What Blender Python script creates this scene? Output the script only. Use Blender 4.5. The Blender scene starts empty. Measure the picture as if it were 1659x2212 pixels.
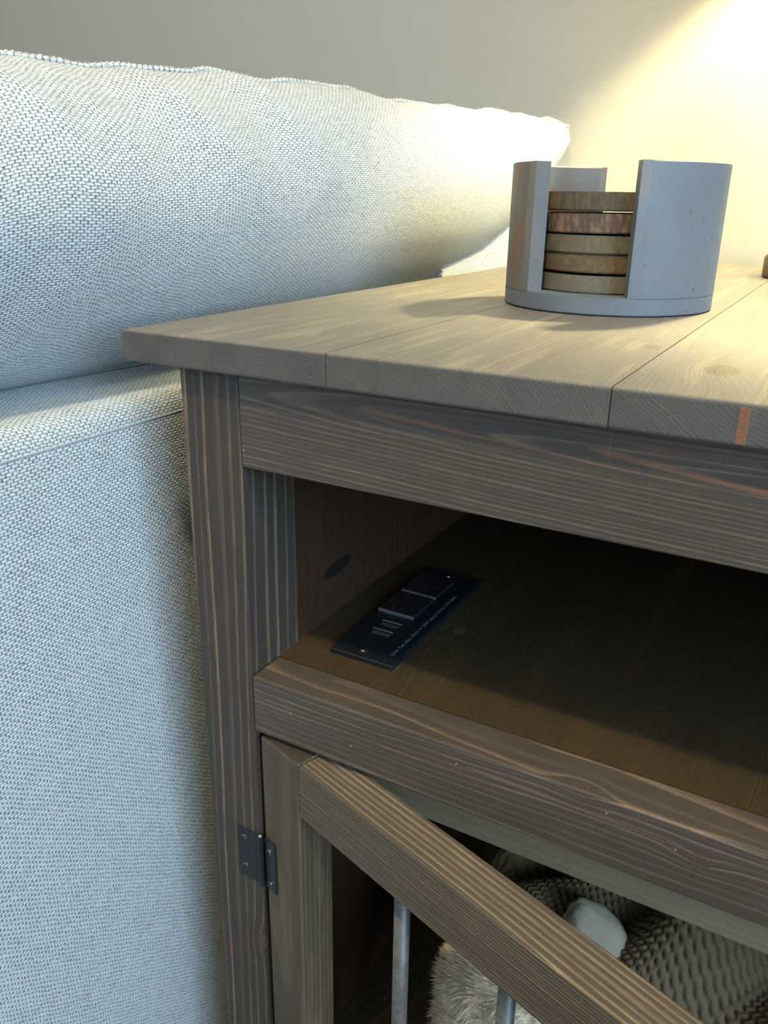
import bpy, bmesh, math, random
import numpy as np
from mathutils import Vector, Matrix, noise
random.seed(7); np.random.seed(7)
C = bpy.context.scene.collection
SC = bpy.context.scene
R = math.radians

# ------------------------------------------------------------------ camera
YAW, PITCH, ROLL = -0.50927, 0.36556, 0.0146
CAM = Vector((0.36584, -0.34194, 0.07232))
FPX, IW, IH = 1770.45, 1659, 2212
fw = Vector((math.sin(YAW)*math.cos(PITCH), math.cos(YAW)*math.cos(PITCH), -math.sin(PITCH)))
ri = Vector((math.cos(YAW), -math.sin(YAW), 0)); up = ri.cross(fw)
r2 = ri*math.cos(ROLL) + up*math.sin(ROLL); u2 = -ri*math.sin(ROLL) + up*math.cos(ROLL)
cd = bpy.data.cameras.new('camera'); cam = bpy.data.objects.new('camera', cd); C.objects.link(cam)
cam.matrix_world = Matrix(((r2.x, u2.x, -fw.x, CAM.x), (r2.y, u2.y, -fw.y, CAM.y), (r2.z, u2.z, -fw.z, CAM.z), (0, 0, 0, 1)))
cd.sensor_fit = 'VERTICAL'; cd.sensor_height = 24.0; cd.lens = 24.0*FPX/IH
cd.clip_start = 0.02; cd.clip_end = 50
cd.dof.use_dof = True; cd.dof.focus_distance = 0.50; cd.dof.aperture_fstop = 16.0
SC.camera = cam

# ------------------------------------------------------------------ world, light, exposure
SC.view_settings.view_transform = 'Standard'; SC.view_settings.look = 'None'
SC.view_settings.gamma = 1.0; SC.view_settings.use_curve_mapping = False
SC.view_settings.exposure = -0.2
w = bpy.data.worlds.new('world'); SC.world = w; w.use_nodes = True
w.node_tree.nodes['Background'].inputs[0].default_value = (0.62, 0.78, 1.0, 1)
w.node_tree.nodes['Background'].inputs[1].default_value = 1.0
LAMP = (0.35, 0.655); BULB_Z = 0.565
def area(name, loc, target, sx, sy, power, col, spread=180):
    l = bpy.data.lights.new(name, 'AREA'); l.shape = 'RECTANGLE'; l.size = sx; l.size_y = sy
    l.energy = power; l.color = col; l.spread = R(spread)
    o = bpy.data.objects.new(name, l); C.objects.link(o); o.location = loc
    o.rotation_euler = (Vector(target)-Vector(loc)).to_track_quat('-Z', 'Y').to_euler(); return o
WX = 2.10                                                    # inner face of the window wall
area('window_daylight', (WX-0.02, -1.15, 0.65), (0, -1.15, 0.65), 1.5, 1.3, 92, (0.54, 0.77, 1.0))
BULB_W = 3000.0; CEIL_W = 1450.0                              # radiance of the two bulbs
CEILB = (0.30, -0.75, 1.66)

# ------------------------------------------------------------------ helpers
def tag(o, label=None, cat=None, group=None, kind=None):
    if label: o['label'] = label
    if cat: o['category'] = cat
    if group: o['group'] = group
    if kind: o['kind'] = kind
    return o
def empty(name, loc=(0, 0, 0), parent=None):
    o = bpy.data.objects.new(name, None); C.objects.link(o); o.location = loc
    o.empty_display_size = 0.02
    if parent: o.parent = parent
    return o
def link(name, me, mat=None, parent=None, smooth=False):
    o = bpy.data.objects.new(name, me); C.objects.link(o)
    if mat is not None and not me.materials: me.materials.append(mat)
    if parent is not None: o.parent = parent
    if smooth: me.shade_smooth()
    return o
def obj(name, bm, mat, parent=None, smooth=False):
    bmesh.ops.recalc_face_normals(bm, faces=bm.faces)
    me = bpy.data.meshes.new(name); bm.to_mesh(me); bm.free()
    return link(name, me, mat, parent, smooth)
def add_box(bm, a, b, bev=0.0, seg=2, sel=None, M=None):
    x0, y0, z0 = a; x1, y1, z1 = b
    vs = [bm.verts.new(p) for p in ((x0,y0,z0),(x1,y0,z0),(x1,y1,z0),(x0,y1,z0),(x0,y0,z1),(x1,y0,z1),(x1,y1,z1),(x0,y1,z1))]
    fs = [bm.faces.new([vs[i] for i in f]) for f in ((0,3,2,1),(4,5,6,7),(0,1,5,4),(1,2,6,5),(2,3,7,6),(3,0,4,7))]
    es = list({e for f in fs for e in f.edges})
    new = list(vs)
    if bev > 0:
        if sel: es = [e for e in es if sel(e.verts[0].co, e.verts[1].co)]
        r = bmesh.ops.bevel(bm, geom=es, offset=bev, segments=seg, profile=0.5, affect='EDGES')
        new = list({v for v in r['verts']} | {v for v in vs if v.is_valid})
    if M is not None: bmesh.ops.transform(bm, matrix=M, verts=[v for v in new if v.is_valid])
    return new
def box(name, a, b, mat, parent=None, bev=0.0006, seg=2, sel=None):
    bm = bmesh.new(); add_box(bm, a, b, bev, seg, sel); return obj(name, bm, mat, parent)
def add_cyl(bm, c, r, h, n=32, axis='Z', r2=None, bev=0.0):
    d = bmesh.ops.create_cone(bm, cap_ends=True, segments=n, radius1=r, radius2=r if r2 is None else r2, depth=h)
    vs = d['verts']
    if axis == 'Y': bmesh.ops.rotate(bm, verts=vs, cent=(0,0,0), matrix=Matrix.Rotation(R(90), 3, 'X'))
    if axis == 'X': bmesh.ops.rotate(bm, verts=vs, cent=(0,0,0), matrix=Matrix.Rotation(R(90), 3, 'Y'))
    bmesh.ops.translate(bm, verts=vs, vec=c); return vs
def lathe(name, prof, loc, mat, parent=None, n=64):
    bm = bmesh.new(); rings = []
    for r, z in prof:
        rings.append([bm.verts.new((loc[0]+r*math.cos(2*math.pi*i/n), loc[1]+r*math.sin(2*math.pi*i/n), loc[2]+z)) for i in range(n)])
    for a, b in zip(rings, rings[1:]):
        for i in range(n): bm.faces.new((a[i], a[(i+1)%n], b[(i+1)%n], b[i]))
    return obj(name, bm, mat, parent, True)
def grid_mesh(name, P, UV=None, mat=None, parent=None, closed_u=False):
    nu, nv = P.shape[:2]
    me = bpy.data.meshes.new(name)
    me.vertices.add(nu*nv); me.vertices.foreach_set('co', P.reshape(-1).astype(np.float32))
    iu = np.arange(nu if closed_u else nu-1); iv = np.arange(nv-1)
    I, J = np.meshgrid(iu, iv, indexing='ij'); I2 = (I+1) % nu
    q = np.stack([I*nv+J, I2*nv+J, I2*nv+J+1, I*nv+J+1], -1).reshape(-1)
    nf = len(q)//4
    me.loops.add(len(q)); me.loops.foreach_set('vertex_index', q.astype(np.int32))
    me.polygons.add(nf); me.polygons.foreach_set('loop_start', (np.arange(nf)*4).astype(np.int32))
    me.polygons.foreach_set('loop_total', np.full(nf, 4, np.int32))
    me.update(calc_edges=True)
    if UV is not None:
        u = me.uv_layers.new(name='UVMap'); u.data.foreach_set('uv', UV.reshape(-1, 2)[q].reshape(-1).astype(np.float32))
    me.validate(); o = link(name, me, mat, parent, True); return o

# ------------------------------------------------------------------ node helpers
class N:
    def __init__(s, nt): s.t = nt; s.n = nt.nodes; s.l = nt.links
    def node(s, typ, **kw):
        x = s.n.new(typ)
        for k, v in kw.items(): setattr(x, k, v)
        return x
    def put(s, sock, v):
        if isinstance(v, bpy.types.NodeSocket): s.l.new(v, sock)
        elif v is not None: sock.default_value = v
    def m(s, op, a, b=None, c=None, clamp=False):
        x = s.node('ShaderNodeMath', operation=op, use_clamp=clamp)
        s.put(x.inputs[0], a)
        if b is not None: s.put(x.inputs[1], b)
        if c is not None: s.put(x.inputs[2], c)
        return x.outputs[0]
    def vm(s, op, a, b=None):
        x = s.node('ShaderNodeVectorMath', operation=op); s.put(x.inputs[0], a)
        if b is not None: s.put(x.inputs[1], b)
        return x.outputs['Value'] if op in ('LENGTH', 'DOT_PRODUCT', 'DISTANCE') else x.outputs[0]
    def xyz(s, x, y, z):
        c = s.node('ShaderNodeCombineXYZ'); s.put(c.inputs[0], x); s.put(c.inputs[1], y); s.put(c.inputs[2], z); return c.outputs[0]
    def sep(s, v):
        c = s.node('ShaderNodeSeparateXYZ'); s.put(c.inputs[0], v); return c.outputs
    def noise(s, v, scale=1.0, detail=2.0, rough=0.5, out=0):
        c = s.node('ShaderNodeTexNoise'); s.put(c.inputs['Vector'], v); c.inputs['Scale'].default_value = scale
        c.inputs['Detail'].default_value = detail; c.inputs['Roughness'].default_value = rough; return c.outputs[out]
    def mix(s, f, a, b, blend='MIX'):
        x = s.node('ShaderNodeMix', data_type='RGBA', blend_type=blend)
        s.put(x.inputs[0], f); s.put(x.inputs[6], a); s.put(x.inputs[7], b); return x.outputs[2]
    def sstep(s, v, a, b, o0=0.0, o1=1.0):
        x = s.node('ShaderNodeMapRange', interpolation_type='SMOOTHSTEP')
        s.put(x.inputs[0], v); s.put(x.inputs[1], a); s.put(x.inputs[2], b); s.put(x.inputs[3], o0); s.put(x.inputs[4], o1); return x.outputs[0]
def newmat(name):
    m = bpy.data.materials.new(name); m.use_nodes = True
    n = N(m.node_tree); b = n.n['Principled BSDF']; return m, n, b
def plain(name, col, rough=0.5, metal=0.0, bump=0.0, bscale=400, var=0.0):
    m, n, b = newmat(name)
    b.inputs['Base Color'].default_value = (*col, 1); b.inputs['Roughness'].default_value = rough; b.inputs['Metallic'].default_value = metal
    co = n.node('ShaderNodeTexCoord').outputs['Object']
    if var:
        nz = n.noise(co, bscale*0.15, 4)
        n.put(b.inputs['Base Color'], n.mix(n.sstep(nz, .3, .7), tuple(c*(1-var) for c in col)+(1,), tuple(min(1, c*(1+var)) for c in col)+(1,)))
    if bump:
        bp = n.node('ShaderNodeBump'); bp.inputs['Strength'].default_value = bump; bp.inputs['Distance'].default_value = 0.0005
        n.put(bp.inputs['Height'], n.noise(co, bscale, 3)); n.put(b.inputs['Normal'], bp.outputs[0])
    return m

# ---- pine: growth rings around a pith line that runs along the board (G), crossing it in U and W
def build_pine():
    g = bpy.data.node_groups.new('pine_grain', 'ShaderNodeTree')
    I = g.interface
    def inp(nm, t, d):
        s = I.new_socket(nm, in_out='INPUT', socket_type=t); s.default_value = d
    inp('Vector', 'NodeSocketVector', (0,0,0)); inp('PithU', 'NodeSocketFloat', 0.); inp('PithW', 'NodeSocketFloat', .03)
    inp('SlopeU', 'NodeSocketFloat', 0.); inp('SlopeW', 'NodeSocketFloat', 0.); inp('Spacing', 'NodeSocketFloat', .002)
    inp('Wave', 'NodeSocketFloat', .001); inp('Line', 'NodeSocketFloat', .5); inp('Lo', 'NodeSocketFloat', .5)
    inp('Early', 'NodeSocketColor', (.1,.09,.08,1)); inp('Late', 'NodeSocketColor', (.3,.25,.2,1))
    inp('Sap', 'NodeSocketFloat', 0.); inp('SapColor', 'NodeSocketColor', (.30,.14,.08,1))
    inp('SapU', 'NodeSocketFloat', 0.); inp('SapWidth', 'NodeSocketFloat', 10.); inp('End', 'NodeSocketFloat', 0.); inp('Knot1', 'NodeSocketVector', (9,9,9)); inp('Knot2', 'NodeSocketVector', (9,9,9)); inp('KnotR', 'NodeSocketFloat', .005)
    I.new_socket('Color', in_out='OUTPUT', socket_type='NodeSocketColor')
    I.new_socket('Height', in_out='OUTPUT', socket_type='NodeSocketFloat')
    n = N(g); gi = n.node('NodeGroupInput').outputs; go = n.node('NodeGroupOutput').inputs
    V = gi['Vector']; G, U, W_ = n.sep(V)
    lo = n.vm('MULTIPLY', V, (5., 28., 28.)); nz = n.node('ShaderNodeTexNoise'); n.put(nz.inputs['Vector'], lo)
    nz.inputs['Scale'].default_value = 1.; nz.inputs['Detail'].default_value = 2.
    nc = n.sep(nz.outputs['Color'])
    wav = gi['Wave']
    mid = n.noise(n.vm('MULTIPLY', V, (22., 120., 120.)), 1., 2.)
    dU = n.m('ADD', n.m('SUBTRACT', n.m('SUBTRACT', U, gi['PithU']), n.m('MULTIPLY', gi['SlopeU'], G)), n.m('MULTIPLY', n.m('SUBTRACT', nc[0], .5), n.m('MULTIPLY', wav, 6.)))
    dW = n.m('ADD', n.m('SUBTRACT', n.m('SUBTRACT', W_, gi['PithW']), n.m('MULTIPLY', gi['SlopeW'], G)), n.m('MULTIPLY', n.m('SUBTRACT', nc[1], .5), n.m('MULTIPLY', wav, 6.)))
    r = n.m('SQRT', n.m('ADD', n.m('MULTIPLY', dU, dU), n.m('MULTIPLY', dW, dW)))
    r = n.m('ADD', r, n.m('MULTIPLY', n.m('SUBTRACT', mid, .5), n.m('MULTIPLY', wav, .5)))
    kin = None; kring = None
    for K in ('Knot1', 'Knot2'):
        d = n.vm('MULTIPLY', n.vm('SUBTRACT', V, gi[K]), (.55, 1., 1.))
        d = n.m('ADD', n.vm('LENGTH', d), n.m('MULTIPLY', n.m('SUBTRACT', n.noise(V, 260., 2.), .5), .0016))
        e = n.m('DIVIDE', d, n.m('MULTIPLY', gi['KnotR'], 2.2))
        bell = n.m('POWER', 2.718, n.m('MULTIPLY', n.m('MULTIPLY', e, e), -1.))
        r = n.m('ADD', r, n.m('MULTIPLY', bell, n.m('MULTIPLY', gi['KnotR'], .9)))
        ins = n.sstep(d, n.m('MULTIPLY', gi['KnotR'], .8), n.m('MULTIPLY', gi['KnotR'], 1.1), 1., 0.)
        ring = n.m('FRACT', n.m('DIVIDE', d, .0011))
        kin = ins if kin is None else n.m('MAXIMUM', kin, ins)
        kring = ring if kring is None else n.m('MINIMUM', kring, ring)
    k = n.m('DIVIDE', r, gi['Spacing'])
    kv = n.m('ADD', k, n.m('MULTIPLY', n.noise(n.xyz(n.m('MULTIPLY', k, .6), 0., 0.), 1., 2.), 1.6))
    f = n.m('FRACT', kv)
    late = n.m('MULTIPLY', n.sstep(f, gi['Lo'], .93), n.sstep(f, .93, 1.0, 1., 0.))
    # each ring has a strength of its own
    wn = n.node('ShaderNodeTexWhiteNoise', noise_dimensions='1D'); n.put(wn.inputs['W'], n.m('FLOOR', kv))
    late = n.m('MULTIPLY', late, n.m('MULTIPLY_ADD', wn.outputs[0], .75, .35))
    fib = n.noise(n.vm('MULTIPLY', V, (30., 1500., 1500.)), 1., 3., .6)
    spk = n.noise(V, 2600., 2., .7)
    blo = n.noise(n.vm('MULTIPLY', V, (14., 40., 40.)), 1., 3., .6)
    brk = n.noise(n.vm('MULTIPLY', V, (45., 300., 300.)), 1., 2.)
    late = n.m('MULTIPLY', late, n.sstep(brk, .25, .62, .45, 1.))
    late = n.m('MULTIPLY', late, n.m('MULTIPLY_ADD', gi['End'], -1.3, 1.))
    col = n.mix(n.m('MULTIPLY', late, gi['Line'], clamp=True), gi['Early'], gi['Late'])
    # bare sap streaks where the stain did not take
    sapn = n.noise(n.vm('MULTIPLY', V, (7., 85., 60.)), 1., 3., .55)
    se = n.m('DIVIDE', n.m('SUBTRACT', U, gi['SapU']), gi['SapWidth'])
    sap = n.m('MULTIPLY', n.m('MULTIPLY', n.sstep(sapn, .56, .62), n.m('MULTIPLY', gi['Sap'], n.m('MULTIPLY_ADD', gi['End'], -1.8, 1.))), n.m('POWER', 2.718, n.m('MULTIPLY', n.m('MULTIPLY', se, se), -1.)))
    col = n.mix(sap, col, gi['SapColor'])
    kc = n.mix(n.sstep(kring, .2, .9), (.055, .04, .03, 1), (.20, .125, .07, 1))
    col = n.mix(n.m('MULTIPLY', kin, .75), col, kc)
    v = n.m('MULTIPLY', n.m('MULTIPLY_ADD', fib, .34, .83), n.m('MULTIPLY_ADD', blo, .5, .75))
    v = n.m('MULTIPLY', v, n.m('MULTIPLY_ADD', spk, .7, .65))
    v = n.m('MULTIPLY', v, n.m('SUBTRACT', 1., gi['End']))
    col = n.mix(1., col, n.xyz(v, v, v), 'MULTIPLY')
    n.put(go['Color'], col)
    n.put(go['Height'], n.m('ADD', n.m('MULTIPLY', late, .6), n.m('ADD', n.m('MULTIPLY', fib, .6), n.m('MULTIPLY', spk, .5))))
    return g
PINE = build_pine()
PERM = {'X': (0, 2, 1), 'Y': (1, 0, 2), 'Z': (2, 0, 1)}      # G,U,W taken from the object's x,y,z
def pine(name, axis='X', pith=(0, .03), slope=(0, 0), spacing=.002, wave=.001, line=.6, lo=.55, early=(.10,.088,.08), late=(.26,.20,.15),
         sap=0., sapc=(.30,.14,.08), knots=(), kr=.005, rough=.55, bump=.35, off=(0,0,0), spec=.4, sapz=None, end=.45, flames=()):
    m, n, b = newmat(name)
    co = n.sep(n.node('ShaderNodeTexCoord').outputs['Object'])
    p = PERM[axis]; v = n.xyz(co[p[0]], co[p[1]], co[p[2]])
    if any(off): v = n.vm('ADD', v, off)
    g = n.node('ShaderNodeGroup'); g.node_tree = PINE; n.put(g.inputs['Vector'], v)
    for k, val in (('PithU', pith[0]), ('PithW', pith[1]), ('SlopeU', slope[0]), ('SlopeW', slope[1]), ('Spacing', spacing), ('Wave', wave), ('Line', line), ('Lo', lo),
                   ('Early', (*early, 1)), ('Late', (*late, 1)), ('Sap', sap), ('SapColor', (*sapc, 1)), ('KnotR', kr)):
        g.inputs[k].default_value = val
    nr = n.sep(n.node('ShaderNodeTexCoord').outputs['Normal']); n.put(g.inputs['End'], n.sstep(n.m('ABSOLUTE', nr['XYZ'.index(axis)]), .5, .95, 0., end))
    if sapz: g.inputs['SapU'].default_value, g.inputs['SapWidth'].default_value = sapz
    for i, kk in enumerate(knots[:2]): g.inputs['Knot%d' % (i+1)].default_value = kk
    colr = g.outputs['Color']
    if flames:                                               # bare heartwood tongues that taper out along the grain
        gs = n.sep(v); wob = n.m('MULTIPLY', n.m('SUBTRACT', n.noise(n.vm('MULTIPLY', v, (60., 900., 900.)), 1., 3.), .5), .0016)
        for g0, u0, sl, wd, ln in flames:
            dg = n.m('DIVIDE', n.m('SUBTRACT', gs[0], g0), ln); t = n.m('MAXIMUM', dg, 0.)
            hw = n.m('MULTIPLY', n.m('MULTIPLY', n.m('POWER', t, .6), n.m('POWER', 2.718, n.m('MULTIPLY', t, -1.1))), wd*2.)
            cu_ = n.m('ABSOLUTE', n.m('ADD', n.m('SUBTRACT', n.m('SUBTRACT', gs[1], u0), n.m('MULTIPLY', n.m('MULTIPLY', t, ln), sl)), wob))
            mk = n.m('MULTIPLY', n.sstep(n.m('SUBTRACT', hw, cu_), -.0001, .0004), n.sstep(dg, 0., .05))
            colr = n.mix(n.m('MULTIPLY', mk, .65), colr, (*sapc, 1))
    n.put(b.inputs['Base Color'], colr); b.inputs['Roughness'].default_value = rough
    b.inputs['Specular IOR Level'].default_value = spec
    bp = n.node('ShaderNodeBump'); bp.inputs['Strength'].default_value = bump; bp.inputs['Distance'].default_value = .0005
    n.put(bp.inputs['Height'], g.outputs['Height']); n.put(b.inputs['Normal'], bp.outputs[0])
    return m

def weave(name, bright=(.63,.70,.73), gap=(.13,.135,.13), pitch=.0019, bump=1.0):
    m, n, b = newmat(name)
    uv = n.node('ShaderNodeUVMap').outputs[0]
    d = n.noise(uv, 90., 2., .5, out=1); d = n.vm('MULTIPLY', n.vm('SUBTRACT', d, (.5,.5,.5)), (.0024, .0022, 0.))
    d2 = n.noise(uv, 520., 2., .6, out=1); d2 = n.vm('MULTIPLY', n.vm('SUBTRACT', d2, (.5,.5,.5)), (.0022, .0017, 0.))
    p = n.sep(n.vm('ADD', n.vm('ADD', uv, d), d2))
    # weft yarns run along u, each passing over one warp yarn and under the next
    row = n.m('DIVIDE', p[1], pitch); ir = n.m('FLOOR', row); fr = n.m('SUBTRACT', row, ir)
    uu = n.m('ADD', n.m('DIVIDE', p[0], pitch*2.5), n.m('MULTIPLY', ir, .5)); iu = n.m('FLOOR', uu); fu = n.m('SUBTRACT', uu, iu)
    lens = n.m('SUBTRACT', 1., n.m('POWER', n.m('ABSOLUTE', n.m('MULTIPLY', n.m('SUBTRACT', fu, .5), 2.)), 2.6))
    acr = n.m('SUBTRACT', 1., n.m('POWER', n.m('ABSOLUTE', n.m('MULTIPLY', n.m('SUBTRACT', fr, .5), 2.)), 2.2))
    h = n.m('MULTIPLY', n.m('POWER', n.m('MAXIMUM', lens, 0.), .7), n.m('MULTIPLY_ADD', acr, .62, .38))
    wn = n.node('ShaderNodeTexWhiteNoise', noise_dimensions='2D'); n.put(wn.inputs['Vector'], n.xyz(iu, ir, 0.))
    fz = n.noise(uv, 3800., 3., .7)
    tone = n.m('MULTIPLY', h, n.m('MULTIPLY_ADD', fz, .7, .65))
    tone = n.m('MULTIPLY', tone, n.m('MULTIPLY_ADD', wn.outputs[0], .35, .80), clamp=True)
    th = n.noise(n.vm('MULTIPLY', uv, (40., 420., 1.)), 1., 2.)
    col = n.mix(n.sstep(tone, .08, .72), (*gap, 1), (*bright, 1))
    v = n.m('MULTIPLY_ADD', th, .24, .88); col = n.mix(1., col, n.xyz(v, v, v), 'MULTIPLY')
    n.put(b.inputs['Base Color'], col); b.inputs['Roughness'].default_value = .85
    b.inputs['Specular IOR Level'].default_value = .15; b.inputs['Sheen Weight'].default_value = .12
    bp = n.node('ShaderNodeBump'); bp.inputs['Strength'].default_value = bump; bp.inputs['Distance'].default_value = .0008
    n.put(bp.inputs['Height'], n.m('ADD', h, n.m('MULTIPLY', fz, .35))); n.put(b.inputs['Normal'], bp.outputs[0])
    return m

def emit(name, col, s):
    m, n, b = newmat(name); b.inputs['Base Color'].default_value = (*col, 1)
    b.inputs['Emission Color'].default_value = (*col, 1); b.inputs['Emission Strength'].default_value = s; return m

# ------------------------------------------------------------------ the room
ZF, ZC = -0.69, 1.80
YB = 0.8566; YF = -2.7; XL = -2.4
m_wall = plain('wall_paint', (.36, .37, .36), .8, 0, .25, 220)
m_trim = plain('trim_paint', (.75, .74, .71), .45)
m_ceil = plain('ceiling_paint', (.5, .49, .47), .85)
def carpet():
    m, n, b = newmat('carpet'); co = n.node('ShaderNodeTexCoord').outputs['Object']
    nz = n.noise(co, 300., 4.); n.put(b.inputs['Base Color'], n.mix(nz, (.08,.07,.06,1), (.19,.17,.15,1))); b.inputs['Roughness'].default_value = .95
    bp = n.node('ShaderNodeBump'); bp.inputs['Distance'].default_value = .004; n.put(bp.inputs['Height'], nz); n.put(b.inputs['Normal'], bp.outputs[0]); return m
def st(o): o['kind'] = 'structure'; return o
st(box('floor', (XL-.1, YF-.1, ZF-.1), (WX+.1, YB+.1, ZF), carpet(), bev=0))
st(box('ceiling', (XL-.1, YF-.1, ZC), (WX+.1, YB+.1, ZC+.1), m_ceil, bev=0))
st(box('wall_back', (XL-.1, YB, ZF), (WX+.1, YB+.1, ZC), m_wall, bev=0))
st(box('wall_front', (XL-.1, YF-.1, ZF), (WX+.1, YF, ZC), m_wall, bev=0))
st(box('wall_left', (XL-.1, YF, ZF), (XL, YB, ZC), m_wall, bev=0))
bm = bmesh.new()                                             # the wall with the window opening
for a, b_ in (((WX, YF, ZF), (WX+.1, -1.9, ZC)), ((WX, -.4, ZF), (WX+.1, YB, ZC)), ((WX, -1.9, ZF), (WX+.1, -.4, 0.0)), ((WX, -1.9, 1.3), (WX+.1, -.4, ZC))): add_box(bm, a, b_)
st(obj('wall_right', bm, m_wall))
bm = bmesh.new()
for a, b_ in (((WX-.01, -1.96, -.06), (WX+.02, -1.9, 1.36)), ((WX-.01, -.4, -.06), (WX+.02, -.34, 1.36)), ((WX-.01, -1.9, -.06), (WX+.02, -.4, 0)), ((WX-.01, -1.9, 1.3), (WX+.02, -.4, 1.36))): add_box(bm, a, b_, .003)
wf = st(obj('window_1', bm, m_trim))
m_glass, n_, b_g = newmat('glass'); b_g.inputs['Transmission Weight'].default_value = 1; b_g.inputs['Roughness'].default_value = 0; b_g.inputs['IOR'].default_value = 1.05
box('pane', (WX+.05, -1.9, 0), (WX+.054, -.4, 1.3), m_glass, wf, 0)
st(box('baseboard_back', (XL, YB-.012, ZF), (WX, YB, ZF+.09), m_trim, bev=.002))

# ------------------------------------------------------------------ the table
L = 0.95; AY = .00786; PX0, PX1 = .03478, .0762; ZR = -.21097; RH = .04123; RD = .02832; PD = .0522; TH = .018
YE = .845                                                    # back edge of the top
table = empty('end_table', (0, 0, 0))
tag(table, 'grey-brown stained wooden end table with an open shelf and barred cabinet door beside the sofa', 'table')
E0, L0 = (.068,.056,.046), (.22,.155,.10)
# top boards
TE, TL = (.148,.141,.133), (.23,.206,.175)
tb = [(0, .028, (.05, -.09), .0020), (.0283, .067, (.052, -.030), .0018), (.0672, .1397, (.105, -.048), .0021), (.1405, .1695, (.15, .07), .0016),
      (.1697, .2828, (.235, -.075), .0018), (.2834, .334, (.30, .055), .0019), (.334, .338, (.30, .05), .0021), (.338, .4230, (.40, -.06), .002), (.4234, .545, (.48, .06), .002), (.5454, .668, (.61, -.05), .002), (.6684, .809, (.73, -.06), .002), (.8094, L, (.88, .05), .002)]
for i, (x0, x1, pi, sp) in enumerate(tb):
    sapc = False
    m = pine('top_pine_%d' % i, 'Y', pi, (random.uniform(-.02,.02), random.uniform(-.04,.04)), sp, .0014, .8, .40,
             TE, TL, rough=.5, bump=.7, sap=.55, sapc=(.27,.24,.18), end=.42, off=(i*1.37, 0, 0),
             knots=[((.0648 if i == 5 else .1127)+i*1.37, .3171 if i == 5 else .2754, 0)] if i in (4, 5) else (), kr=.008 if i == 5 else .0045, spec=.5)
    def sel(a, b, x0=x0, x1=x1):
        if abs(a.y) < 1e-6 and abs(b.y) < 1e-6 and abs(a.x-b.x) > 1e-4: return True
        if abs(a.y-YE) < 1e-6 and abs(b.y-YE) < 1e-6 and abs(a.x-b.x) > 1e-4: return True
        if x0 == 0 and abs(a.x) < 1e-6 and abs(b.x) < 1e-6: return True
        if x1 == L and abs(a.x-L) < 1e-6 and abs(b.x-L) < 1e-6: return True
        return False
    o = box('tabletop_board', (x0, 0, -TH), (x1, YE, 0), m, table, .0016, 3, sel)
o = box('sap_streak', (.3335, -.00015, -.0168), (.3375, .0006, -.0020), pine('sap_pine', 'Y', (.30, .05), (0,0), .0015, .0006, .6, .5, (.20,.095,.055), (.30,.16,.10), end=0), table, .0001, 1); o['label'] = 'thin orange sap streak in the board end'
# posts
m_post = pine('post_pine', 'Z', (-.045, -.07), (.02, 0), .0066, .0008, .95, .60, (.050,.041,.034), (.23,.155,.10), knots=[(-.437, .074, .008)], kr=.004, bump=.5)
m_post2 = pine('post_pine_b', 'Z', (.92, .034), (0, 0), .005, .0006, .6, .6, E0, L0)
for x0, mm in ((PX0, m_post), (L-PX1, m_post2)):
    for y0 in (AY, YE-.01-PD): box('leg', (x0, y0, ZF), (x0+PX1-PX0, y0+PD, -TH), mm, table, .0012)
m_apr = pine('apron_pine', 'X', (-.0235, .024), (-.03, -.035), .0024, .0008, .72, .5, (.066,.056,.049), (.19,.135,.098), sap=.25, sapz=(-.026,.004), sapc=(.185,.092,.06), flames=((.156,-.0282,-.07,.0016,.05), (.2715,-.0300,-.10,.0024,.06)), bump=.35, rough=.5)
box('apron', (PX1+.0004, AY+.0006, -TH-.0545), (L-PX1, AY+.02, -TH), m_apr, table, .0008)
m_rail = pine('rail_pine', 'X', (-.268, .030), (.02, .02), .0030, .0012, .75, .55, (.070,.057,.048), (.22,.15,.10), sap=.2, sapz=(-.222,.006), sapc=(.20,.125,.09), flames=((.224,-.2212,-.02,.0016,.045),),
              knots=[(.349, -.228, .008), (.288, -.213, .012)], kr=.0035, rough=.45, bump=.35)
box('shelf_rail', (PX1+.0004, AY, ZR-RH), (L-PX1, AY+RD, ZR), m_rail, table, .0012)
m_cleat = pine('cleat_pine', 'X', (-.26, .08), (0,0), .003, .001, .4, .5, (.25,.20,.13), (.36,.28,.18), off=(2.2,0,0), bump=.4)
box('shelf_cleat', (PX1, AY+RD+.0004, -.2955), (L-PX1, AY+RD+.018, ZR-.004), m_cleat, table, .0008)
# shelf (plywood) and panels
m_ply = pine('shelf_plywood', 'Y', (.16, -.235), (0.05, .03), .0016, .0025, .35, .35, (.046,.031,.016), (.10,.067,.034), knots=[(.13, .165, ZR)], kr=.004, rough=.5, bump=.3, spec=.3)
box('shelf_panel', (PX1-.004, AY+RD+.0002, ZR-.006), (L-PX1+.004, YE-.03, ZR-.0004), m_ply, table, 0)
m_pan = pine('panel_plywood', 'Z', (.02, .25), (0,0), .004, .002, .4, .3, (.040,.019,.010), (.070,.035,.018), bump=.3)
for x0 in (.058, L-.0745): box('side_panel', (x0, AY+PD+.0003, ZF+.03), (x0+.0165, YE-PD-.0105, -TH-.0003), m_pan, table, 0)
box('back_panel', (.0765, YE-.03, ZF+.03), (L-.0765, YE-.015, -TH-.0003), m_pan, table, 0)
box('bottom_panel', (.0747, AY+.03, ZF+.05), (L-.0747, YE-.031, ZF+.062), m_ply, table, 0)
m_kick = pine('kick_pine', 'X', (-.55, .06), (0,0), .003, .001, .6, .5, E0, L0, off=(5,0,0))
box('lower_rail', (PX1+.0003, AY, ZF+.03), (L-PX1, AY+RD, ZF+.068), m_kick, table, .001)
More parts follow.
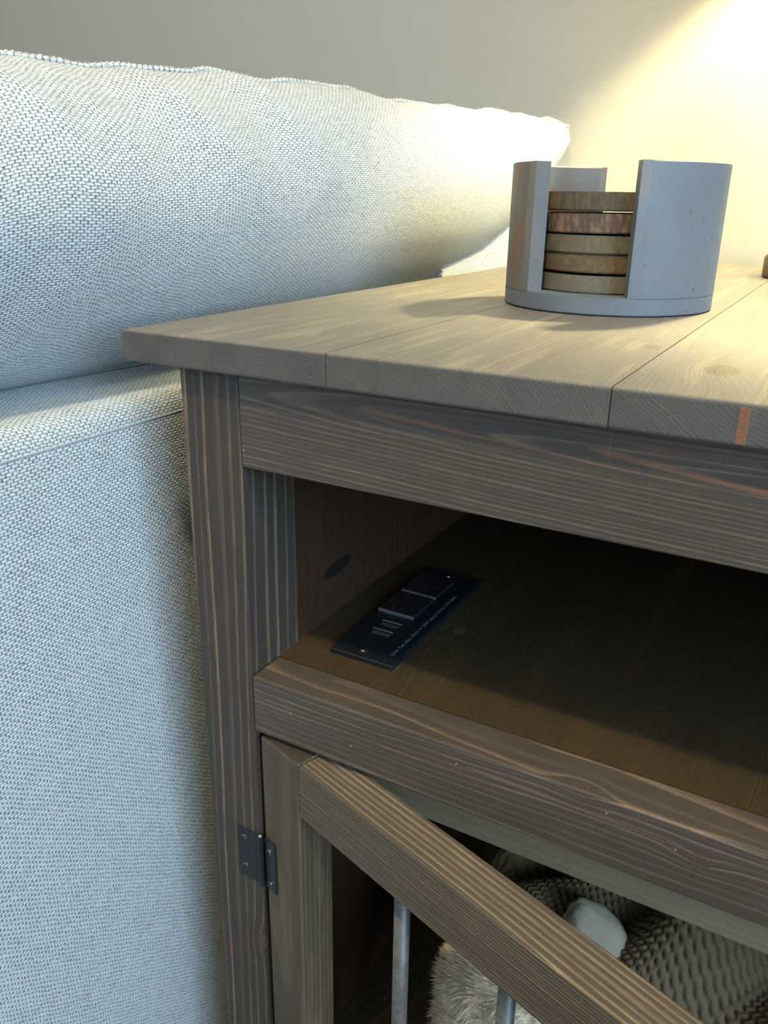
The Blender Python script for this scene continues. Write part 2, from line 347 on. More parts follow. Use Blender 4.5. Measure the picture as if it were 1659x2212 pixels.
# dark knot on the inside of the side panel
bm = bmesh.new(); vs = add_cyl(bm, (0,0,0), 1, .0008, 24, 'X')
for v in vs: v.co.y *= .0185; v.co.z *= .0048
bmesh.ops.rotate(bm, verts=vs, cent=(0,0,0), matrix=Matrix.Rotation(R(4), 3, 'X')); bmesh.ops.translate(bm, verts=vs, vec=(.0747, .112, -.1765))
tag(obj('knot', bm, plain('knot_dark', (.005,.004,.003), .6, 0, .8, 700), table), 'dark knot in the side panel')
# tiny filled nail heads along the shelf rail
m_nail = plain('nail_filler', (.22,.17,.12), .6)
for px, pz in ((.106, -.2285), (.150, -.2360), (.219, -.2215), (.303, -.2190), (.338, -.2260)):
    bm = bmesh.new(); add_cyl(bm, (px, AY-.0001, pz), .0007, .0006, 10, 'Y'); obj('nail_head', bm, m_nail, table)
bm = bmesh.new(); add_cyl(bm, (.0785, AY+.0006, -TH-.044), .0007, .0006, 10, 'Y'); obj('nail_head', bm, m_nail, table)

# door, hinged on the left post and standing ajar
HX, HY, DA = .08029, .0090, .30716
door = empty('cabinet_door', (HX, HY, 0), table); door.rotation_euler = (0, 0, -DA)
DW, DT, ZD, DL = .0398, .0267, -.2554, .3955; DB = ZF+.075
m_st = pine('stile_pine', 'Z', (.015, -.075), (0,0.01), .0036, .0008, .75, .5, (.085,.068,.048), (.24,.18,.11), bump=.5, off=(.7,0,0), sap=.3, sapc=(.22,.15,.105))
m_st2 = pine('stile_pine_b', 'Z', (.3, .03), (0,0), .0042, .001, .5, .55, E0, L0)
m_dr = pine('door_rail_pine', 'X', (-.50, .15), (.01, 0), .0020, .0006, .95, .45, (.085,.070,.055), (.36,.26,.145), bump=.8, off=(0,0,0))
box('stile', (0, 0, DB), (DW, DT, ZD), m_st, door, .0012)
box('stile', (DL-DW, 0, DB), (DL, DT, ZD), m_st2, door, .0012)
box('rail', (DW+.0004, -.0002, ZD-.040), (DL-DW-.0004, DT, ZD-.0005), m_dr, door, .0013)
box('rail', (DW+.0004, 0, DB), (DL-DW-.0004, DT, DB+.04), m_st2, door, .0012)
m_bar = plain('bar_paint', (.13,.135,.14), .42, 0.3, .4, 900, .18)
for k in range(4):
    bm = bmesh.new(); add_cyl(bm, (.1205+.0785*k, .0135, (ZD-.04+DB+.04)/2), .0049, (ZD-.04)-(DB+.04)+.006, 24)
    o = obj('bar', bm, m_bar, door, False)
    for p in o.data.polygons: p.use_smooth = len(p.vertices) == 4
# hinge
m_hin = plain('hinge_black', (.035,.037,.042), .42, .6, .3, 900)
m_scr = plain('screw_steel', (.30,.27,.24), .3, 1.0)
hin = empty('hinge', (HX, HY, -.36), table); tag(hin, 'black butt hinge')
def screw(bm, x, y, z):
    add_cyl(bm, (x, y, z), .0022, .0009, 20, 'Y')
    vs = bmesh.ops.create_uvsphere(bm, u_segments=16, v_segments=8, radius=.0018)['verts']
    for v in vs: v.co.y *= .5
    bmesh.ops.translate(bm, verts=vs, vec=(x, y-.0003, z))
HZ0, HZ1 = -.3795, -.3372
def hl(nm, bm, mat, ang=0.):
    o = obj(nm, bm, mat, hin); o.rotation_euler = (0, 0, ang); return o
bm = bmesh.new(); add_box(bm, (-.0225, -.0021, HZ0+.36), (-.0040, -.0009, HZ1+.36), .0003, 1); hl('leaf', bm, m_hin)
bm = bmesh.new(); add_box(bm, (.0012, -.0016, HZ0+.36-.0005), (.0125, -.0004, HZ1+.36), .0003, 1); hl('leaf', bm, m_hin, -DA)
bm = bmesh.new(); add_cyl(bm, (-.0022, -.0028, (HZ0+HZ1)/2+.36), .0020, HZ1-HZ0, 20); o = hl('pin', bm, m_hin)
bm = bmesh.new(); vs = bmesh.ops.create_uvsphere(bm, u_segments=14, v_segments=8, radius=.0019)['verts']; bmesh.ops.translate(bm, verts=vs, vec=(-.0022, -.0028, HZ1+.3603)); hl('pin_cap', bm, m_scr)
def cross_screw(x, z, ang, yy):
    bm = bmesh.new(); screw(bm, x, yy, z); hl('screw', bm, m_scr, ang)
    bm = bmesh.new(); add_box(bm, (x-.0013, yy-.0014, z-.0002), (x+.0013, yy-.0010, z+.0002)); add_box(bm, (x-.0002, yy-.0014, z-.0013), (x+.0002, yy-.0010, z+.0013)); hl('screw_slot', bm, m_hin, ang)
for z in (-.3438, -.3690):
    cross_screw(-.0165, z+.36, 0, -.0022)
for z in (-.3455, -.3740): cross_screw(.0068, z+.36, -DA, -.0018)

# power outlet set in the shelf
m_pl = plain('outlet_plastic', (.007,.010,.014), .38, 0, .3, 2500)
m_rec = plain('receptacle_plastic', (.014,.015,.018), .34)
m_hole = plain('socket_black', (.003,.003,.003), .6)
m_con = plain('contact_metal', (.82,.80,.72), .22, 1.0)
m_edge = plain('outlet_edge', (.10,.10,.11), .5)
po = box('power_outlet', (.1025, .0585, ZR-.004), (.1498, .2075, ZR+.0032), m_pl, table, .0008, 3)
po['label'] = 'black power outlet plate with two sockets and two USB ports'
ZP = ZR+.0032
for yy in (.1205, .1562):
    rc = box('receptacle', (.1040, yy, ZP-.0004), (.1330, yy+.0325, ZP+.0026), m_rec, po, .0005)
    zz = ZP+.0026
    box('lit_edge', (.1042, yy-.0004, ZP), (.1328, yy+.0006, ZP+.0024), m_edge, po, .0002)  # paler strip, the light on the receptacle's front face put into colour
    bm = bmesh.new(); add_cyl(bm, (.1190, yy+.0070, zz), .0024, .0006, 20)
    add_box(bm, (.1105, yy+.014, zz-.0003), (.1121, yy+.022, zz+.0003)); add_box(bm, (.1255, yy+.014, zz-.0003), (.1271, yy+.0225, zz+.0003)); obj('socket_hole', bm, m_hole, po)
    bm = bmesh.new(); add_box(bm, (.1180, yy+.0060, zz+.0001), (.1200, yy+.0074, zz+.0005)); add_box(bm, (.1106, yy+.0145, zz+.0001), (.1120, yy+.0165, zz+.0005)); add_box(bm, (.1256, yy+.0145, zz+.0001), (.1270, yy+.0165, zz+.0005)); obj('contact', bm, plain('dull_contact', (.35,.35,.36), .35, 1), po)
for yy in (.0905, .1035):
    bm = bmesh.new(); add_box(bm, (.1140, yy-.0015, ZP-.0002), (.1300, yy+.0062, ZP+.0004)); obj('usb_port', bm, m_hole, po)
    bm = bmesh.new(); add_box(bm, (.1143, yy+.0046, ZP+.0003), (.1298, yy+.0058, ZP+.0012), .0002, 1); obj('usb_tongue', bm, m_edge, po)
    bm = bmesh.new()
    for q in (0, .0021): add_box(bm, (.1158, yy-.0006+q, ZP+.0003), (.1290, yy+.0003+q, ZP+.0009), .0001, 1)
    obj('usb_contact', bm, m_con, po)
for yy in (.0668, .1990):
    bm = bmesh.new(); add_cyl(bm, (.1232, yy, ZP+.0001), .0034, .0008, 24, 'Z', .0030); obj('screw_seat', bm, m_hole, po)
    bm = bmesh.new(); vs = bmesh.ops.create_uvsphere(bm, u_segments=16, v_segments=10, radius=.0021)['verts']
    for v in vs: v.co.z *= .45
    bmesh.ops.translate(bm, verts=vs, vec=(.1232, yy-.0004, ZP+.0004)); obj('screw', bm, m_con if yy > .1 else m_scr, po, True)
cu = bpy.data.curves.new('t', 'FONT'); cu.body = '5Vdc Tot. Max. 5V/3.1A 20W Input:125Vac~15A 60Hz'; cu.size = .0042; cu.extrude = .00005
to = bpy.data.objects.new('t', cu); C.objects.link(to); bpy.context.view_layer.update()
me = bpy.data.meshes.new_from_object(to.evaluated_get(bpy.context.evaluated_depsgraph_get())); bpy.data.objects.remove(to)
xs = [v.co.x for v in me.vertices]; sx = .100/(max(xs)-min(xs))
me.transform(Matrix.Translation((.1440, .070, ZP+.0001)) @ Matrix.Rotation(R(90), 4, 'Z') @ Matrix.Diagonal((sx, .85, 1, 1)))
link('lettering', me, plain('lettering_grey', (.13,.15,.16), .5), po)

# ------------------------------------------------------------------ coaster holder and coasters
HXc, HYc, HR, HH, HB = .200, .292, .075, .0973, .0122
hold = empty('coaster_holder', (HXc, HYc, 0)); tag(hold, 'round blue-grey wooden coaster holder with two curved side walls on the table', 'coaster holder')
def paint(name, base, wear, wearc, seed, ws=60., thr=(.56, .66), zst=.35):
    m, n, b = newmat(name); co = n.node('ShaderNodeTexCoord').outputs['Object']
    v = n.vm('ADD', co, (seed, 0, 0)); a = n.noise(n.vm('MULTIPLY', v, (1, 1, zst)), ws, 5., .65)
    s = n.noise(v, 900., 3., .7); big = n.noise(v, 25., 3.)
    col = n.mix(n.m('MULTIPLY', n.sstep(a, *thr), wear), (*base, 1), (*wearc, 1))
    k = n.m('MULTIPLY', n.m('MULTIPLY_ADD', s, .35, .82), n.m('MULTIPLY_ADD', big, .35, .82)); col = n.mix(1., col, n.xyz(k, k, k), 'MULTIPLY')
    dk = n.sstep(n.noise(v, 170., 2.), .70, .74); col = n.mix(n.m('MULTIPLY', dk, .5), col, (.06,.06,.065,1))
    n.put(b.inputs['Base Color'], col); b.inputs['Roughness'].default_value = .5; b.inputs['Specular IOR Level'].default_value = .35
    bp = n.node('ShaderNodeBump'); bp.inputs['Strength'].default_value = .4; bp.inputs['Distance'].default_value = .0004
    n.put(bp.inputs['Height'], n.m('ADD', a, s)); n.put(b.inputs['Normal'], bp.outputs[0]); return m
m_hold = paint('holder_stain', (.140,.168,.205), .6, (.22,.17,.12), 3.1, 60., (.56, .68))  # bluer base: window daylight put into the colour of right wall and base
m_hold2 = paint('holder_stain_worn', (.155,.16,.165), .8, (.24,.12,.075), 5.7, 60., (.50, .64))  # left wall: same stain kept greyer, away from the daylight, with reddish wear
def arc_wall(a0, a1, ri_, ro, z0, z1, n=40, nz=6):
    bm = bmesh.new(); prof = [(ri_, z0), (ro, z0), (ro, z1-.0008), (ro-.0008, z1), (ri_+.0008, z1), (ri_, z1-.0008)]
    rows = []
    for i in range(n+1):
        a = a0+(a1-a0)*i/n; sh = 0
        if i == 0 or i == n: sh = .0007
        rows.append([bm.verts.new((max(ri_+sh, min(ro-sh, r))*math.cos(a), max(ri_+sh, min(ro-sh, r))*math.sin(a), z)) for r, z in prof])
    for p, q in zip(rows, rows[1:]):
        for i in range(6): bm.faces.new((p[i], q[i], q[(i+1)%6], p[(i+1)%6]))
    bm.faces.new(rows[0]); bm.faces.new(rows[-1][::-1]); return bm
def flatsmooth(o, lim=35):
    for p in o.data.polygons: p.use_smooth = True
    o.data.set_sharp_from_angle(angle=R(lim))
o = obj('side_wall', arc_wall(R(113), R(238), .0612, HR, HB, HH), m_hold2, hold); flatsmooth(o)
o = obj('side_wall', arc_wall(R(-64.5), R(56), .0612, HR, HB, HH), m_hold, hold); flatsmooth(o)
bm = bmesh.new(); add_cyl(bm, (0, 0, .0008+(HB-.0008)/2), HR, HB-.0008, 96)
es = [e for e in bm.edges if e.calc_face_angle(0) > 1]; bmesh.ops.bevel(bm, geom=es, offset=.0006, segments=2, affect='EDGES')
o = obj('base', bm, m_hold, hold); flatsmooth(o)
bm = bmesh.new(); add_cyl(bm, (0, 0, .0004), HR-.006, .0008, 48); obj('foot_pad', bm, m_hole, hold)
looks = [('olive-grey coaster with a pale upper edge', (.15,.135,.105), (.24,.21,.16), .5), ('golden-brown coaster with diagonal grain', (.12,.088,.052), (.20,.14,.08), .7),
         ('grey-green coaster with a pale rim', (.13,.118,.09), (.22,.175,.11), .5), ('blotchy coaster with pinkish worn patches', (.095,.075,.065), (.29,.19,.12), .9), ('dark speckled brown coaster', (.09,.075,.055), (.18,.13,.085), .7)]
posn = ['bottom of the stack in the holder', 'second from the bottom of the stack', 'in the middle of the stack', 'second from the top of the stack', 'on top of the stack in the holder']
z = HB; hs = [.0117, .0122, .0120, .0128, .0122]; gaps = [.0003, .0016, .0008, .0010, .0014]; tl = [0, .004, -.003, .006, -.004]
for k in range(5):
    z += gaps[k]; nm, c0, c1, wr = looks[k]
    bm = bmesh.new(); add_cyl(bm, (0, 0, hs[k]/2), .0545, hs[k], 72)
    es = [e for e in bm.edges if e.calc_face_angle(0) > 1]; bmesh.ops.bevel(bm, geom=es, offset=.0009, segments=2, affect='EDGES')
    o = obj('coaster', bm, paint('coaster_wood_%d' % k, c0, wr, c1, k*3.3, 330. if k != 3 else 210., (.42, .66), .35 if k != 1 else 1.), None); flatsmooth(o)
    o.location = (HXc+random.uniform(-.001,.001), HYc+random.uniform(-.001,.001), z); o.rotation_euler = (tl[k]*.5, tl[k], k*1.1)
    tag(o, nm+', '+posn[k], 'coaster', 'coasters stacked in the holder'); z += hs[k]

# ------------------------------------------------------------------ table lamp (its shade and bulb stand above the frame)
lx, ly = LAMP
lamp = empty('table_lamp', (lx, ly, 0)); tag(lamp, 'table lamp with a brown wooden foot at the right edge, back of the table', 'lamp')
m_lb = pine('lamp_wood', 'Z', (0.02, .01), (0,0), .003, .001, .5, .5, (.12,.075,.045), (.22,.14,.08))
lathe('foot', [(0, 0), (.078, 0), (.0795, .002), (.0795, .020), (.076, .024), (.03, .030), (0, .031)], (0, 0, 0), m_lb, lamp)
lathe('stem', [(.012, .029), (.016, .06), (.040, .12), (.052, .20), (.045, .29), (.020, .36), (.011, .39), (.010, .50), (0, .50)], (0, 0, 0), m_lb, lamp)
m_sh, ns, bs = newmat('shade_linen'); bs.inputs['Base Color'].default_value = (.62,.58,.50,1); bs.inputs['Roughness'].default_value = .9
sh = lathe('lamp_shade', [(.137, .437), (.110, .66)], (0, 0, 0), m_sh, lamp); sm = sh.modifiers.new('s', 'SOLIDIFY'); sm.thickness = .0015
bm = bmesh.new(); vs = bmesh.ops.create_uvsphere(bm, u_segments=24, v_segments=16, radius=.028)['verts']; bmesh.ops.translate(bm, verts=vs, vec=(0, 0, BULB_Z))
obj('bulb', bm, emit('bulb_glow', (1.0, .84, .43), BULB_W), lamp, True)
lathe('socket', [(.013, .495), (.013, .541), (.008, .541)], (0, 0, 0), m_hin, lamp, 24)

cl = empty('ceiling_light', (CEILB[0], CEILB[1], ZC)); tag(cl, 'warm bare-bulb ceiling light in front of the table', 'ceiling light')
lathe('canopy', [(0, 0), (.06, 0), (.06, -.02), (.015, -.03), (.015, -.085), (0, -.085)], (0, 0, 0), m_trim, cl, 32)
bm = bmesh.new(); vs = bmesh.ops.create_uvsphere(bm, u_segments=24, v_segments=16, radius=.045)['verts']; bmesh.ops.translate(bm, verts=vs, vec=(0, 0, CEILB[2]-ZC-.0))
obj('bulb', bm, emit('ceiling_glow', (1.0, .79, .45), CEIL_W), cl, True)

# ------------------------------------------------------------------ sofa
m_sofa = weave('sofa_weave')
sofa = empty('sofa', (-1.0, .3, ZF)); tag(sofa, 'pale grey-blue woven fabric sofa, its padded arm against the table', 'sofa')
SO = Vector((-1.0, .3, ZF))
AX = -.026                                                   # outer face of the arm
def soft_box(name, a, b, rad, parent, bulge=.0, n=60, mat=None):
    """closed rounded box swept along Y with a uv in metres; a,b world corners"""
    (x0, y0, z0), (x1, y1, z1) = a, b
    prof = []
    for cx, cz, s in ((x1-rad, z0+rad, -90), (x1-rad, z1-rad, 0), (x0+rad, z1-rad, 90), (x0+rad, z0+rad, 180)):
        for k in range(9): t = R(s+90*k/8); prof.append((cx+rad*math.cos(t), cz+rad*math.sin(t)))
    # resample long sides
    pts = []
    for p, q in zip(prof, prof[1:]+prof[:1]):
        L_ = math.hypot(q[0]-p[0], q[1]-p[1]); m_ = max(1, int(L_/.02))
        for k in range(m_): pts.append((p[0]+(q[0]-p[0])*k/m_, p[1]+(q[1]-p[1])*k/m_))
    pts.append(pts[0]); P = np.array(pts); s = np.r_[0, np.cumsum(np.hypot(*(P[1:]-P[:-1]).T))]
    re = min(rad, .05)
    ys = [y0] + [y0+re*(1-math.cos(R(15*k))) for k in range(7)] + list(np.linspace(y0+re, y1-re, n))[1:-1] + [y1-re*(1-math.cos(R(15*k))) for k in range(6, -1, -1)] + [y1]
    sc = [0.0] + [1-re*(1-math.sin(R(15*k)))/min(x1-x0, z1-z0)*2*1.0 for k in range(7)] + [1]*(n-2) + [1-re*(1-math.sin(R(15*k)))/min(x1-x0, z1-z0)*2 for k in range(6, -1, -1)] + [0.0]
    cx, cz = (x0+x1)/2, (z0+z1)/2; A = []; UV = []
    hx_, hz_ = (x1-x0)/2, (z1-z0)/2; ul = y0; prev = None
    for y, k in zip(ys, sc):
        g = math.sin(math.pi*min(1, max(0, (y-y0)/(y1-y0))))**.4 if bulge else 0
        d = (1-k)*min(hx_, hz_)
        row = []
        for px, pz in pts:
            kx = (hx_-d)/hx_ if k > 0 else 0; kz = (hz_-d)/hz_ if k > 0 else 0
            X, Z_ = cx+(px-cx)*kx, cz+(pz-cz)*kz
            if bulge:
                tz = max(0, 1-((pz-cz)/hz_)**2); tx = max(0, 1-((px-cx)/hx_)**2)
                X += bulge*g*tz*(1 if px > cx else -1)*(abs(px-cx)/hx_)**3; Z_ += bulge*g*tx*(1 if pz > cz else -1)*(abs(pz-cz)/hz_)**3
            row.append((X-SO.x, y-SO.y, Z_-SO.z))
        if prev is not None: ul += max(math.hypot(y-prev[0], (d if k > 0 else min(hx_, hz_))-prev[1]), 1e-5)
        prev = (y, d if k > 0 else min(hx_, hz_))
        A.append(row); UV.append([(ul, q) for q in s])
    return grid_mesh(name, np.array(A), np.array(UV), mat or m_sofa, parent)
soft_box('arm', (-.215, -.235, ZF+.012), (AX, .835, -.066), .002, sofa, .006)
soft_box('arm_pad', (-.212, -.232, -.105), (AX-.0005, .835, -.0500), .0155, sofa, .0)
# seam roll along the arm
bm = bmesh.new(); add_cyl(bm, (AX-.0004-SO.x, .3-SO.y, -.0662-SO.z), .0007, 1.05, 10, 'Y'); obj('seam', bm, plain('seam_cloth', (.36,.38,.38), .9, 0, .6, 1500), sofa)
soft_box('backrest', (-1.9, .49, ZF+.15), (-.030, .852, .092), .022, sofa, .004)
soft_box('seat_base', (-1.9, -.20, ZF+.12), (-.22, .84, ZF+.30), .02, sofa)
soft_box('seat_cushion', (-1.88, -.22, ZF+.30), (-.222, .489, ZF+.44), .05, sofa, .02)
for x in (-.19, -1.85):
    for y in (-.19, .80): bm = bmesh.new(); add_cyl(bm, (x-SO.x, y-SO.y, .06), .018, .12, 20, 'Z', .024); obj('foot', bm, m_lb, sofa)

# the big cushion that leans on the arm
def pillow():
    na, nb = 420, 260
    a = np.linspace(0, 1, na); b = np.linspace(0, 1, nb)      # a: near end -> far corner, b: top seam -> bottom
    # control: (y of top seam, z of top seam, x of top seam)
    ty = np.array([-.34, -.15, -.03, .05, .12, .20, .32, .45, .60, .72, .80, .835])
    tz = np.array([.128, .134, .1405, .147, .151, .156, .1605, .157, .163, .168, .170, .166])
    tx = np.array([-.13, -.11, -.095, -.088, -.082, -.076, -.066, -.052, -.036, -.028, -.024, -.022])
    # far edge curve: from top corner down to bottom
    ey = np.array([.835, .838, .81, .745, .67, .60, .545]); ez = np.array([.166, .150, .125, .085, .045, .01, -.03]); eb = np.array([0, .06, .16, .38, .6, .8, 1.])
    yt = ty[0]+(ty[-1]-ty[0])*a
    P = np.zeros((na, nb, 3))
    for j, bb in enumerate(b):
        ye = np.interp(bb, eb, ey); ze = np.interp(bb, eb, ez)
        y = ty[0]+(ye-ty[0])*a
        # corresponding top-seam station keeps columns near vertical away from the end
        zt = np.interp(y, ty, tz); xt = np.interp(y, ty, tx)
        zb = -.0495+.0095*np.clip((y-.1)/.5, 0, 1)
        endw = np.clip((y-.42)/(.835-.42), 0, 1)
        z = zt+(zb-zt)*bb
        z_e = ze+0*z
        # blend z towards the edge curve near a=1
        wv = a**6
        z = z*(1-wv)+z_e*wv
        end = np.clip((1-a)/.5, 0, 1); ge = end**.58
        st_ = np.clip(a/.15, 0, 1); ge = ge*np.sqrt(1-(1-st_)**2)
        h = np.sin(np.pi*bb**.80)**.62
        ge = np.maximum(ge, .30*np.sqrt(1-(1-np.clip((1-a)/.045, 0, 1))**2)*np.clip(1.2-bb*3.2, 0, 1))
        depth = (.076+.022*np.clip((y-.05)/.35, 0, 1))*ge*h
        x = xt*(1-wv*.2)+depth - .006*bb - .020*bb**3
        P[:, j, 0] = x; P[:, j, 1] = y; P[:, j, 2] = z
    # puckers running down from the seam
    A, B = np.meshgrid(a, b, indexing='ij')
    Y = P[:, :, 1]
    pk = np.zeros_like(Y)
    for (y0, s, wd, am, ln) in ((-.02, .16, .012, .0042, .55), (.045, .20, .014, -.0035, .5), (.085, .22, .012, .0038, .45), (.135, .22, .014, -.0030, .4), (.175, .2, .012, .0028, .35), (.24, .16, .016, .0022, .3), (.33, .14, .016, -.0018, .25), (.47, .1, .02, .003, .3), (.56, .1, .02, -.002, .3), (.66, -.08, .016, .003, .3), (.74, -.15, .016, -.003, .3), (-.10, .15, .014, -.003, .4), (-.16, .15, .014, .003, .4)):
        pk += am*np.exp(-((Y-y0-s*B*.6)/(wd*(1+1.6*B)))**2)*np.exp(-(B/ln)**2)*(1-np.exp(-(B/.02)))
    P[:, :, 0] += pk*.9; P[:, :, 2] += pk*.8*(1-B)
    ph = .0010*np.sin(Y*75)+.0010*np.sin(Y*41+1)+.0004*np.sin(Y*150)
    P[:, :, 2] += ph*np.exp(-(B/.12)**2)
    Bf = P.copy(); Bf[:, :, 0] = P[:, :1, 0]-.35*(P[:, :, 0]-P[:, :1, 0])-.008*B; Bf[:, :, 0] = np.minimum(Bf[:, :, 0], P[:, :, 0]-.0004)
    return P, Bf, a, b
Pf, Pb, a_, b_ = pillow()
for P_ in (Pf, Pb):                                          # lies on the arm and in front of the backrest's side
    P_[:, :, 2] = np.maximum(P_[:, :, 2], -.0495)
    lowb = (P_[:, :, 1] > .485) & (P_[:, :, 2] < .0935)
    if P_ is Pf: P_[:, :, 0] = np.where(lowb, np.maximum(P_[:, :, 0], -.0292), P_[:, :, 0])
    P_[:, :, 0] = np.where((P_[:, :, 2] < .001) & (P_[:, :, 1] > -.001), np.minimum(P_[:, :, 0], -.0008), P_[:, :, 0])
PO = np.array([-.12, .25, -.05])
def arc(P, ax):
    d = np.linalg.norm(np.diff(P, axis=ax), axis=2); z = np.zeros((1, P.shape[1])) if ax == 0 else np.zeros((P.shape[0], 1))
    return np.concatenate([z, np.cumsum(d, axis=ax)], axis=ax)
vv = arc(Pf, 1); UVp = np.stack([Pf[:, :, 1]*1.0, vv], -1)
pil = empty('cushion', tuple(PO)); tag(pil, 'large pale woven fabric cushion leaning on the sofa arm behind the table', 'cushion')
m_cush = weave('cushion_weave', (.67,.72,.74), (.12,.125,.12))
grid_mesh('front_panel', Pf-PO, UVp, m_cush, pil)
grid_mesh('back_panel', Pb[:, ::-1]-PO, UVp[:, ::-1], m_cush, pil)
# twisted seam along the top edge
def rope(path, r, turns_per_m, n=8, amp=.0005):
    path = np.array(path); d = np.linalg.norm(np.diff(path, axis=0), axis=1); s = np.r_[0, np.cumsum(d)]
    N_ = int(s[-1]/.0012); t = np.linspace(0, s[-1], N_); Q = np.stack([np.interp(t, s, path[:, k]) for k in range(3)], 1)
    T = np.gradient(Q, axis=0); T /= np.linalg.norm(T, axis=1)[:, None]; u = np.cross(T, [0, 0, 1]); u /= np.linalg.norm(u, axis=1)[:, None]; v = np.cross(u, T)
    rows = []
    for i in range(N_):
        row = []
        for k in range(n+1):
            th = 2*math.pi*k/n; rr = r+amp*math.sin(2*th+t[i]*turns_per_m)+amp*.8*random.uniform(-1, 1)
            row.append(Q[i]+u[i]*rr*math.cos(th)+v[i]*rr*math.sin(th))
        row[-1] = row[0]; rows.append(row)
    return np.array(rows)
sp = Pf[:, 0]+np.array([0, 0, .0008]); Rp = rope(sp-PO, .0022, 1400)
uvr = np.zeros(Rp.shape[:2]+(2,)); uvr[..., 0] = np.arange(Rp.shape[0])[:, None]*.0012; uvr[..., 1] = np.arange(Rp.shape[1])[None]*.0016
grid_mesh('seam', Rp, uvr, m_cush, pil)
Rp2 = rope(Pf[-1]-PO, .0018, 1400); uvr = np.zeros(Rp2.shape[:2]+(2,)); uvr[..., 0] = np.arange(Rp2.shape[0])[:, None]*.0012; uvr[..., 1] = np.arange(Rp2.shape[1])[None]*.0016
grid_mesh('seam', Rp2, uvr, m_cush, pil)
# loose fibres along the seam
fv = []; ff = []
for k in range(900):
    q = sp[random.randrange(20, len(sp)-6)]-PO; q = q+np.array([random.uniform(-.002,.002), random.uniform(-.002,.002), .001])
    d = np.array([random.uniform(-.6,.6), random.uniform(-1,1), random.uniform(.3,1)]); d /= np.linalg.norm(d); l_ = random.uniform(.0012, .0042)
    e = np.array([.00007, 0, 0]); bnd = np.array([0, random.uniform(-.3,.3), -.1])*l_
    i0 = len(fv); fv += [q-e, q+e, q+d*l_*.5+bnd*.3+e, q+d*l_*.5+bnd*.3-e, q+d*l_+bnd]; ff += [(i0, i0+1, i0+2, i0+3), (i0+3, i0+2, i0+4)]
me = bpy.data.meshes.new('lint'); me.from_pydata([tuple(x) for x in fv], [], ff); o = link('lint', me, plain('lint_fibre', (.8,.8,.77), .9), pil); o['kind'] = 'stuff'

# ------------------------------------------------------------------ inside the cabinet: knitted throw, fluffy blanket, white pillow
def fold(x, y):
    f = .012*np.cos(60*x-22*y+8*np.sin(20*y))+.034*np.sin(13*x+6*y+.6)+.022*np.sin(27*x-19*y+1.2)+.013*np.sin(47*x+31*y)+.010*np.sin(70*x-64*y+2.)
    return f
nx, ny = 560, 520
X, Y = np.meshgrid(np.linspace(.175, .56, nx), np.linspace(.040, .40, ny), indexing='ij')
base = -.425+.10*(1-np.exp(-(Y-.04)/.07))-.12*np.exp(-((X-.175)/.028)**2)-.05*np.exp(-((Y-.04)/.02)**2)
Z = base+fold(X, Y)*.75
wx = X+.020*np.sin(18*Y+9*X)+.012*np.sin(40*X+1); wy = Y+.022*np.sin(15*X+1)
phase = (wx*.55+wy*.85)*2*np.pi/.0054
rib = np.abs(np.sin(phase/2))**.8
tw = np.sin((wx*.85-wy*.55)*2*np.pi/.0035+1.3*np.sin(phase))
gx, gy = np.gradient(Z, X[1, 0]-X[0, 0], Y[0, 1]-Y[0, 0]); nrm = np.stack([-gx, -gy, np.ones_like(gx)], -1); nrm /= np.linalg.norm(nrm, axis=2)[..., None]
P = np.stack([X, Y, Z], -1)+nrm*(.0024*rib+.0007*tw)[..., None]
m_knit, nk, bk = newmat('knit_yarn'); co = nk.node('ShaderNodeTexCoord').outputs['Object']
nk.put(bk.inputs['Base Color'], nk.mix(nk.noise(co, 1100., 3., .7), (.085,.062,.033,1), (.19,.14,.08,1))); bk.inputs['Roughness'].default_value = .9
bp = nk.node('ShaderNodeBump'); bp.inputs['Distance'].default_value = .0006; nk.put(bp.inputs['Height'], nk.noise(co, 1800., 3.)); nk.put(bk.inputs['Normal'], bp.outputs[0])
TO = np.array([.4, .2, ZF+.062])
thr = grid_mesh('knitted_throw', P-TO, None, m_knit); thr.location = tuple(TO)
sm = thr.modifiers.new('thick', 'SOLIDIFY'); sm.thickness = .003; sm.offset = -1
tag(thr, 'taupe ribbed knitted throw heaped in folds inside the lower cabinet', 'blanket')
def blob(name, c, rad, rot, mat, seed=0, amp=.12, nu=48, nv=32, parent=None, loc=None):
    A = []
    for i in range(nu):
        row = []
        for j in range(nv):
            th = 2*math.pi*i/nu; ph = math.pi*j/(nv-1)
            d = Vector((math.sin(ph)*math.cos(th), math.sin(ph)*math.sin(th), math.cos(ph)))
            k = 1+amp*noise.noise(d*1.6+Vector((seed, 0, 0)))+amp*.5*noise.noise(d*4+Vector((0, seed, 0)))
            row.append(tuple(rot @ Vector((d.x*rad[0]*k, d.y*rad[1]*k, d.z*rad[2]*k))))
        A.append(row)
    o = grid_mesh(name, np.array(A), None, mat, parent, closed_u=True); o.location = c; return o, np.array(A)
m_fur = plain('fleece_cream', (.86,.76,.60), .9, 0, .3, 900, .12)
m_white = plain('white_cotton', (.30,.27,.20), .85, 0, .3, 1200)
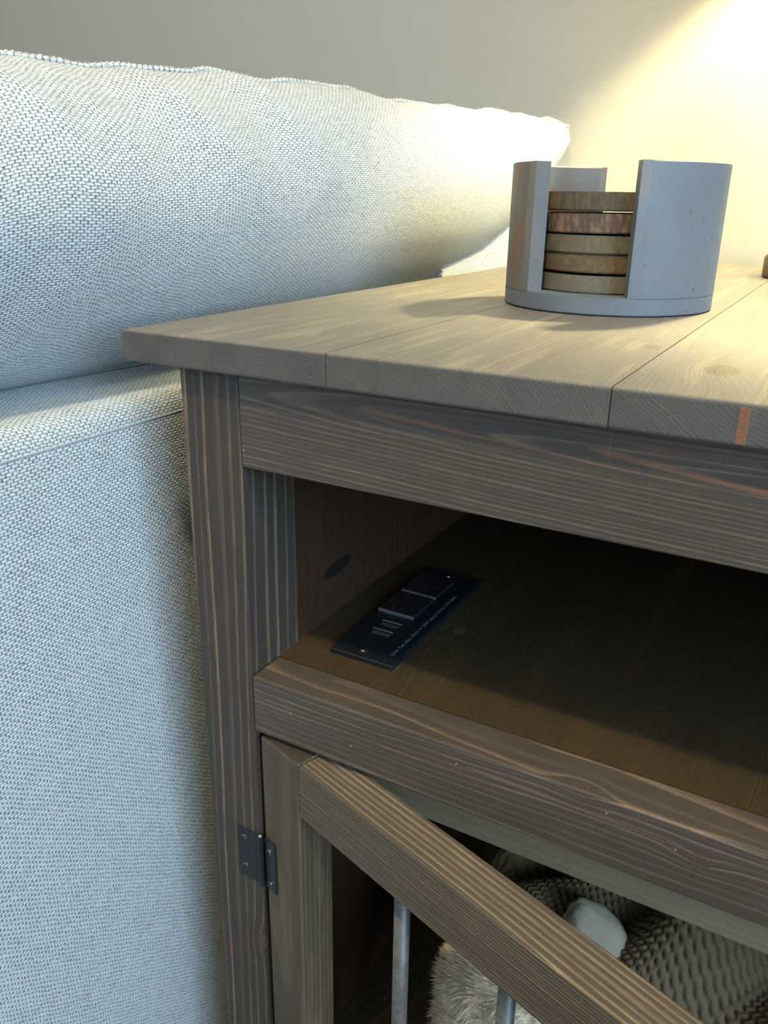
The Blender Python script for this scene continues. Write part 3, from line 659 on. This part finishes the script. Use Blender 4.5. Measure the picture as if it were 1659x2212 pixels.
wp, _ = blob('pillow', (.303, .098, -.420), (.027, .022, .060), Matrix.Rotation(R(-26), 3, 'Y') @ Matrix.Rotation(R(10), 3, 'X'), m_white, 3, .10)
tag(wp, 'smooth white cotton pillow poking out of the knitted throw', 'pillow')
fb, FA = blob('fleece_blanket', (.262, .068, -.465), (.066, .040, .074), Matrix.Rotation(R(8), 3, 'Y'), m_fur, 7, .18)
tag(fb, 'fluffy cream fleece blanket bunched behind the door bars', 'blanket')
# pile of the fleece: short curved locks
fv = []; ff = []
nu, nv = FA.shape[:2]
for k in range(15000):
    i = random.uniform(0, nu); ph = math.acos(random.uniform(-1, 1)); j = ph/math.pi*(nv-1)
    i0, j0 = int(i) % nu, min(int(j), nv-2); fi, fj = i-int(i), j-j0
    q = FA[i0, j0]*(1-fi)*(1-fj)+FA[(i0+1) % nu, j0]*fi*(1-fj)+FA[i0, j0+1]*(1-fi)*fj+FA[(i0+1) % nu, j0+1]*fi*fj
    nn = Vector(q).normalized(); w_ = noise.noise_vector(Vector(q)*38)
    d = (nn*.75+Vector((w_.x*1.5-.1, w_.y*1.2-.2, w_.z*1.5+.25))+Vector((random.uniform(-.18,.18), random.uniform(-.18,.18), random.uniform(-.18,.18)))).normalized()
    l_ = random.uniform(.006, .0125); s_ = d.cross(Vector((.3,.9,.1))).normalized()*random.uniform(.0003, .0007); q = Vector(q); dr = Vector((0, 0, -.22))*l_
    b0 = len(fv); t_ = d.cross(s_)
    fv += [q-s_, q+s_, q+t_, q+d*l_*.5-s_*.8+dr*.2, q+d*l_*.5+s_*.8+dr*.2, q+d*l_*.5+t_*.8+dr*.2, q+d*l_+dr]
    ff += [(b0, b0+1, b0+4, b0+3), (b0+1, b0+2, b0+5, b0+4), (b0+2, b0, b0+3, b0+5), (b0+3, b0+4, b0+6), (b0+4, b0+5, b0+6), (b0+5, b0+3, b0+6)]
me = bpy.data.meshes.new('pile'); me.from_pydata([tuple(x) for x in fv], [], ff); me.shade_smooth(); o = link('pile', me, m_fur, fb); o['kind'] = 'stuff'
